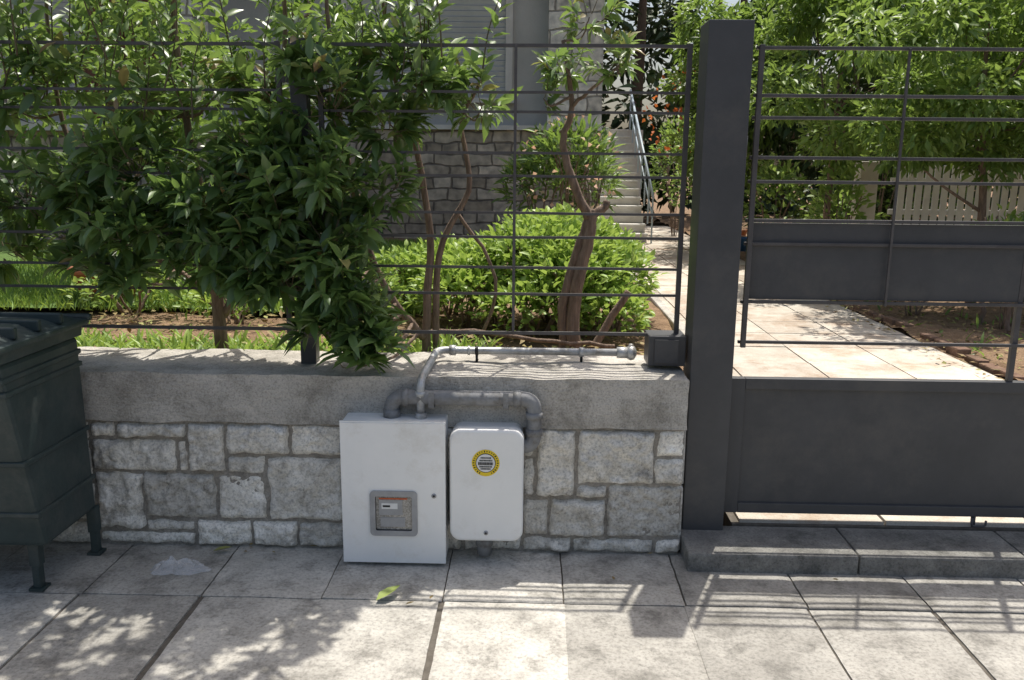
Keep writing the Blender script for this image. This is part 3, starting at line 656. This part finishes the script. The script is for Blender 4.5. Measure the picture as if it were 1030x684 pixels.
shrub('laurel_shrub',
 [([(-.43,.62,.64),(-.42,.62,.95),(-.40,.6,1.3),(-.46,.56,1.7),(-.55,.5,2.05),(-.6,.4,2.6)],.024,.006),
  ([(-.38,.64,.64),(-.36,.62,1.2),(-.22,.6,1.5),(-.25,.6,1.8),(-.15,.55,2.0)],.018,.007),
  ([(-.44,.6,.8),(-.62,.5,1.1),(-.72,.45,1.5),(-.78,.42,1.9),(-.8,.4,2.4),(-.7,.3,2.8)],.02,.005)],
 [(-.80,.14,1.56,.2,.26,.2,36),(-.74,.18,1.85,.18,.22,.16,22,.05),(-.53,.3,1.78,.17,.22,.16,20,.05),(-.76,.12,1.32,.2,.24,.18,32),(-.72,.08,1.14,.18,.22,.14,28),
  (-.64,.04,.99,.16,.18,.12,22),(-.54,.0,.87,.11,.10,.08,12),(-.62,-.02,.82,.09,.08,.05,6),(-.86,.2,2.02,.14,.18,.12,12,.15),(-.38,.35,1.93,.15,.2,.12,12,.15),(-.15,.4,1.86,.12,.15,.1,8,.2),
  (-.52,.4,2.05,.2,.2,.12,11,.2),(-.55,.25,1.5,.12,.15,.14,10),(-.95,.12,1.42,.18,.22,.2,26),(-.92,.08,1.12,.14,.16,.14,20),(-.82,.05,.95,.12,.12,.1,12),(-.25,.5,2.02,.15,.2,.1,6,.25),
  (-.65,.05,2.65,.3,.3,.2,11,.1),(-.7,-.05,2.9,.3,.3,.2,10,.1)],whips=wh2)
shrub('ornamental_tree',
 [([(.30,.95,.64),(.30,.95,.95),(.36,.95,1.25),(.37,.95,1.38)],.036,.029),
  ([(.36,.95,1.36),(.29,.93,1.5),(.22,.92,1.72),(.26,.9,1.9),(.21,.88,2.2)],.026,.009),
  ([(.26,.97,.64),(.24,.97,.9),(.31,.96,1.2),(.38,.96,1.4)],.028,.02),
  ([(.36,.95,1.36),(.44,.97,1.41),(.45,.97,1.44)],.024,.018),
  ([(.26,.9,1.9),(.38,.85,2.0),(.52,.8,2.12)],.01,.005),
  ([(.40,1.0,.66),(.50,1.0,.85),(.58,1.0,.98)],.022,.018)],
 [(.22,.85,2.08,.14,.2,.12,8,.2),(.46,.8,2.08,.14,.15,.1,10,.25),(.12,.85,1.93,.1,.1,.1,4,.1),(.33,.85,2.3,.2,.2,.12,7,.2)],leaf=(.09,.033))
mb=MB(); mb.tube(smoothpath([(-.7,.8,.68),(-.4,.78,.8),(.1,.8,.76),(.5,.85,.72)],5,.01),.011,M_bark,n=7); mb.tube(smoothpath([(-.2,.9,.68),(-.1,.85,1.05),(-.3,.8,1.4)],5,.01),.009,M_bark,n=7)
mb.obj('pruned_branch')

def hedge(name,blobs,leafL,per,mat,base_z=.66,tint=0,density=1,wr=.52,detail=True):
    root=empty(name); mb=MB(); P=[];D=[];T=[]
    for (x,y,z,rx,ry,rz) in blobs:
        n=int(per*density*(rx*ry+ry*rz+rx*rz)*1.0)
        u=unit(rng.normal(size=(n,3))); u[:,2]=np.where(u[:,2]<-.3,-u[:,2],u[:,2])
        lump=1+.26*np.array([noise.noise(Vector(q)*3.3+Vector((x,y,z))) for q in u])
        rad=(rng.uniform(.72,1.08,n))*lump
        p=np.array([x,y,z])+u*rad[:,None]*np.array([rx,ry,rz]); P.append(p); d=u+rng.normal(0,.55,(n,3)); d[:,2]+=.3; D.append(d)
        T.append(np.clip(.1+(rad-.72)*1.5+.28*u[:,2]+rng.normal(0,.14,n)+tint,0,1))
        for k in range(7):
            a=random.uniform(0,6.28); mb.tube(smoothpath([(x+.05*math.cos(a),y,base_z),(x+rx*.4*math.cos(a),y+ry*.4*math.sin(a),z),(x+rx*.8*math.cos(a),y+ry*.8*math.sin(a),z+rz*.5)],4,.01),.008,M_bark,n=5)
    mb.obj('stems',root); P=np.concatenate(P);D=np.concatenate(D);T=np.concatenate(T); n=len(P)
    Up=unit(np.array([0,0,1.])+rng.normal(0,.5,(n,3))); LL=leafL*rng.uniform(.6,1.2,n)
    leaves('foliage',P,D,Up,LL,LL*wr,T,mat,root,detail=detail,droop=.2)
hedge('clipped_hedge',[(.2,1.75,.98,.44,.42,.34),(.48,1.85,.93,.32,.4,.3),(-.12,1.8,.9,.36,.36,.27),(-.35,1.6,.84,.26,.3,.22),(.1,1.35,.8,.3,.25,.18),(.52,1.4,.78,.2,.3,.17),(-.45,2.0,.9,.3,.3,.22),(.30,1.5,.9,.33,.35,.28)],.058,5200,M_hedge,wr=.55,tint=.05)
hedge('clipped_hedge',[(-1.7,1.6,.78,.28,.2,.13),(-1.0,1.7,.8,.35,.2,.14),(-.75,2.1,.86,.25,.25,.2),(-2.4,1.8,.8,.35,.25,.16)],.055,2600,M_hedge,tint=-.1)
hedge('oleander_bush',[(.45,5.6,1.5,.45,.5,.5),(.15,6.0,1.3,.4,.5,.45),(.75,6.3,1.3,.25,.4,.5)],.15,900,M_tree,tint=-.25,wr=.25)
n=60; P=np.array([.45,5.4,1.6])+unit(rng.normal(size=(n,3)))*np.array([.5,.5,.48]); leaves('oleander_blossom',P,rng.normal(size=(n,3)),rng.normal(size=(n,3)),.06,.05,rng.uniform(0,1,n),M_pflower,detail=False)
hedge('foundation_shrub',[(-2.2,6.6,.95,.6,.4,.3),(-3.6,6.2,1.0,.7,.4,.4),(-5,6,1.0,.8,.5,.5)],.1,600,M_dark,tint=.2,detail=False)
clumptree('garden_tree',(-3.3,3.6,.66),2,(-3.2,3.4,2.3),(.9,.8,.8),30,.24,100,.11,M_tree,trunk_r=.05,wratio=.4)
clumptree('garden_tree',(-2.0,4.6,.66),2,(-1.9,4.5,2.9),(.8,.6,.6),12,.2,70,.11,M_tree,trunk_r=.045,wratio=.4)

# right garden trees
clumptree('garden_tree',(5.0,6.2,.1),3,(4.7,5.9,2.7),(1.5,1.2,1.05),62,.32,170,.12,M_tree,trunk_r=.06,tint=.15,wratio=.42)
clumptree('garden_tree',(3.9,8.0,.1),3,(3.9,7.8,2.9),(1.0,1.2,1.3),44,.32,160,.13,M_tree,trunk_r=.06,tint=.15,wratio=.42)
clumptree('garden_tree',(7.6,7.2,.1),3,(7.2,7.0,2.8),(1.7,1.3,1.4),50,.38,150,.15,M_tree,trunk_r=.07,tint=.08,wratio=.42)
clumptree('garden_tree',(3.6,12.5,.1),3,(3.5,12.3,3.0),(1.0,1.5,1.6),45,.4,150,.17,M_tree,trunk_r=.1,tint=.0,wratio=.45)
clumptree('garden_tree',(6.5,11.5,.1),3,(6.2,11.5,2.8),(2.6,1.5,2.5),90,.5,140,.2,M_dark,trunk_r=.12,tint=.25,wratio=.45)
hedge('climbing_plant',[(4.7,4.9,.7,.5,.4,.5),(5.4,5.2,.85,.5,.4,.65),(6.1,5.3,.9,.5,.4,.75),(4.1,5.6,.35,.35,.4,.28),(6.9,6.4,1.2,.6,.5,.7)],.1,620,M_tree,tint=-.05,base_z=.08,wr=.4)
hedge('flowering_bush',[(3.3,13.5,1.1,.5,.6,.9),(3.2,15.5,1.3,.6,.8,1.2),(3.9,10.4,.9,.4,.8,.8),(4.6,9.3,.7,.5,.5,.55),(3.95,7.6,.9,.28,.5,.75),(5.2,9.6,1.2,.8,.4,1.1),(7.2,9.8,1.3,1.4,.4,1.1)],.13,420,M_tree,tint=.05,base_z=.08,detail=False)
n=130; P=np.array([2.95,12.3,2.5])+unit(rng.normal(size=(n,3)))*np.array([.9,.8,.8]); leaves('trumpet_flower',P,rng.normal(size=(n,3)),rng.normal(size=(n,3)),.09,.07,rng.uniform(0,1,n),M_flower,detail=False)
mb=MB()
for i in range(7):
    x=4.3+random.uniform(-.15,.35)+i*.3; y=4.8+random.uniform(-.2,.4)
    mb.tube(smoothpath([(x,y,.05),(x+random.uniform(-.2,.2),y,.4),(x+random.uniform(-.2,.2),y+.1,.8),(x+random.uniform(-.3,.3),y+.2,1.15)],5,.02),[.03*(1-.6*k/15) for k in range(16)],M_bark,n=6)
mb.obj('vine_stems')

cs=[];rs=[]
for i in range(430):
    x=random.uniform(-22,26); y=random.uniform(20,29); z=random.uniform(.5,11+2*math.sin(x*.6)); cs.append((x,y,z)); rs.append(random.uniform(.8,1.5))
P,D,T_=clump_pts(cs,rs,120,.3); n=len(P)
root=empty('distant_trees'); leaves('foliage',P,D,unit(np.array([0,0,1.])+rng.normal(0,.6,(n,3))),rng.uniform(.3,.55,n),rng.uniform(.14,.24,n),T_,M_dark,root,detail=False)
mb=MB()
for i in range(26):
    x=-20+i*1.8+random.uniform(-.5,.5); y=random.uniform(22,27); mb.tube([(x,y,-.1),(x+.2,y,5),(x+.3,y,10)],[.25,.16,.05],M_bark,n=8)
mb.obj('trunks',root)

# ------------------------------------------------------------ litter: crumpled clear bag
mb=MB(); vs=[];fs=[]; nr,na=9,30
for j in range(nr+1):
    for i in range(na):
        r=j/nr; t=2*math.pi*i/na; out=1+.35*noise.noise(Vector((math.cos(t)*1.6,math.sin(t)*1.6,4)))+.12*noise.noise(Vector((math.cos(t)*5,math.sin(t)*5,9)))
        X=.115*r*out*math.cos(t); Y_=.062*r*out*math.sin(t)
        h=.048*max(0,1-r**2.2)*(.55+1.1*abs(noise.noise(Vector((X*28,Y_*28,1)))))+.010*abs(noise.noise(Vector((X*60,Y_*60,6))))
        vs.append((-1.335+X+.3*Y_,-.24+Y_,h+.004))
for j in range(nr):
    for i in range(na): i2=(i+1)%na; fs.append((j*na+i,j*na+i2,(j+1)*na+i2,(j+1)*na+i))
mb.add(vs,fs,M_bag,smooth=False); mb.obj('plastic_bag')
n=12; P=np.stack([rng.uniform(-2,1.6,n),-np.abs(rng.uniform(.02,.8,n))**1.5,np.full(n,.008)],1)
D=rng.normal(size=(n,3)); D[:,2]=.05
leaves('fallen_leaves',P,D,np.tile([0,0,1.],(n,1))+rng.normal(0,.15,(n,3)),rng.uniform(.015,.04,n),rng.uniform(.008,.016,n),rng.uniform(0,.6,n),M_dry,droop=-.1)
leaves('fallen_leaves',np.array([[-.49,-.47,.012],[-1.25,-.08,.01]]),np.array([[.7,.75,.05],[1,.2,.05]]),np.tile([0,.1,1.],(2,1)),[.12,.08],[.055,.04],[.95,.8],M_dry,droop=-.12)

# ------------------------------------------------------------ light
az=math.radians(21.7); el=math.radians(70)
sv=Vector((math.sin(az)*math.cos(el),math.cos(az)*math.cos(el),math.sin(el)))
ld=bpy.data.lights.new('sun','SUN'); ld.energy=5.0; ld.angle=math.radians(.53); ld.color=(1,.95,.87)
lo=bpy.data.objects.new('sun',ld); lo.rotation_euler=sv.to_track_quat('Z','Y').to_euler(); lo.location=(3,6,12); COL.objects.link(lo)
w=bpy.data.worlds.new('World'); S.world=w; w.use_nodes=True; nt=w.node_tree
sk=N(nt,'ShaderNodeTexSky',sky_type='NISHITA'); sk.sun_disc=False; sk.sun_elevation=el; sk.sun_rotation=az; sk.dust_density=5.0; sk.air_density=1.1; sk.ozone_density=.5
nt.links.new(sk.outputs[0],nt.nodes['Background'].inputs[0]); nt.nodes['Background'].inputs[1].default_value=.15

cd=bpy.data.cameras.new('camera'); cd.sensor_width=36; cd.lens=30.06; cd.clip_end=500; cd.clip_start=.05
co=bpy.data.objects.new('camera',cd); COL.objects.link(co); S.camera=co
R=Matrix.Rotation(math.radians(1.26),4,'Z')@Matrix.Rotation(math.radians(90-11.63),4,'X')@Matrix.Rotation(math.radians(.57),4,'Z')
co.matrix_world=Matrix.Translation((.075,-3.4,1.62))@R
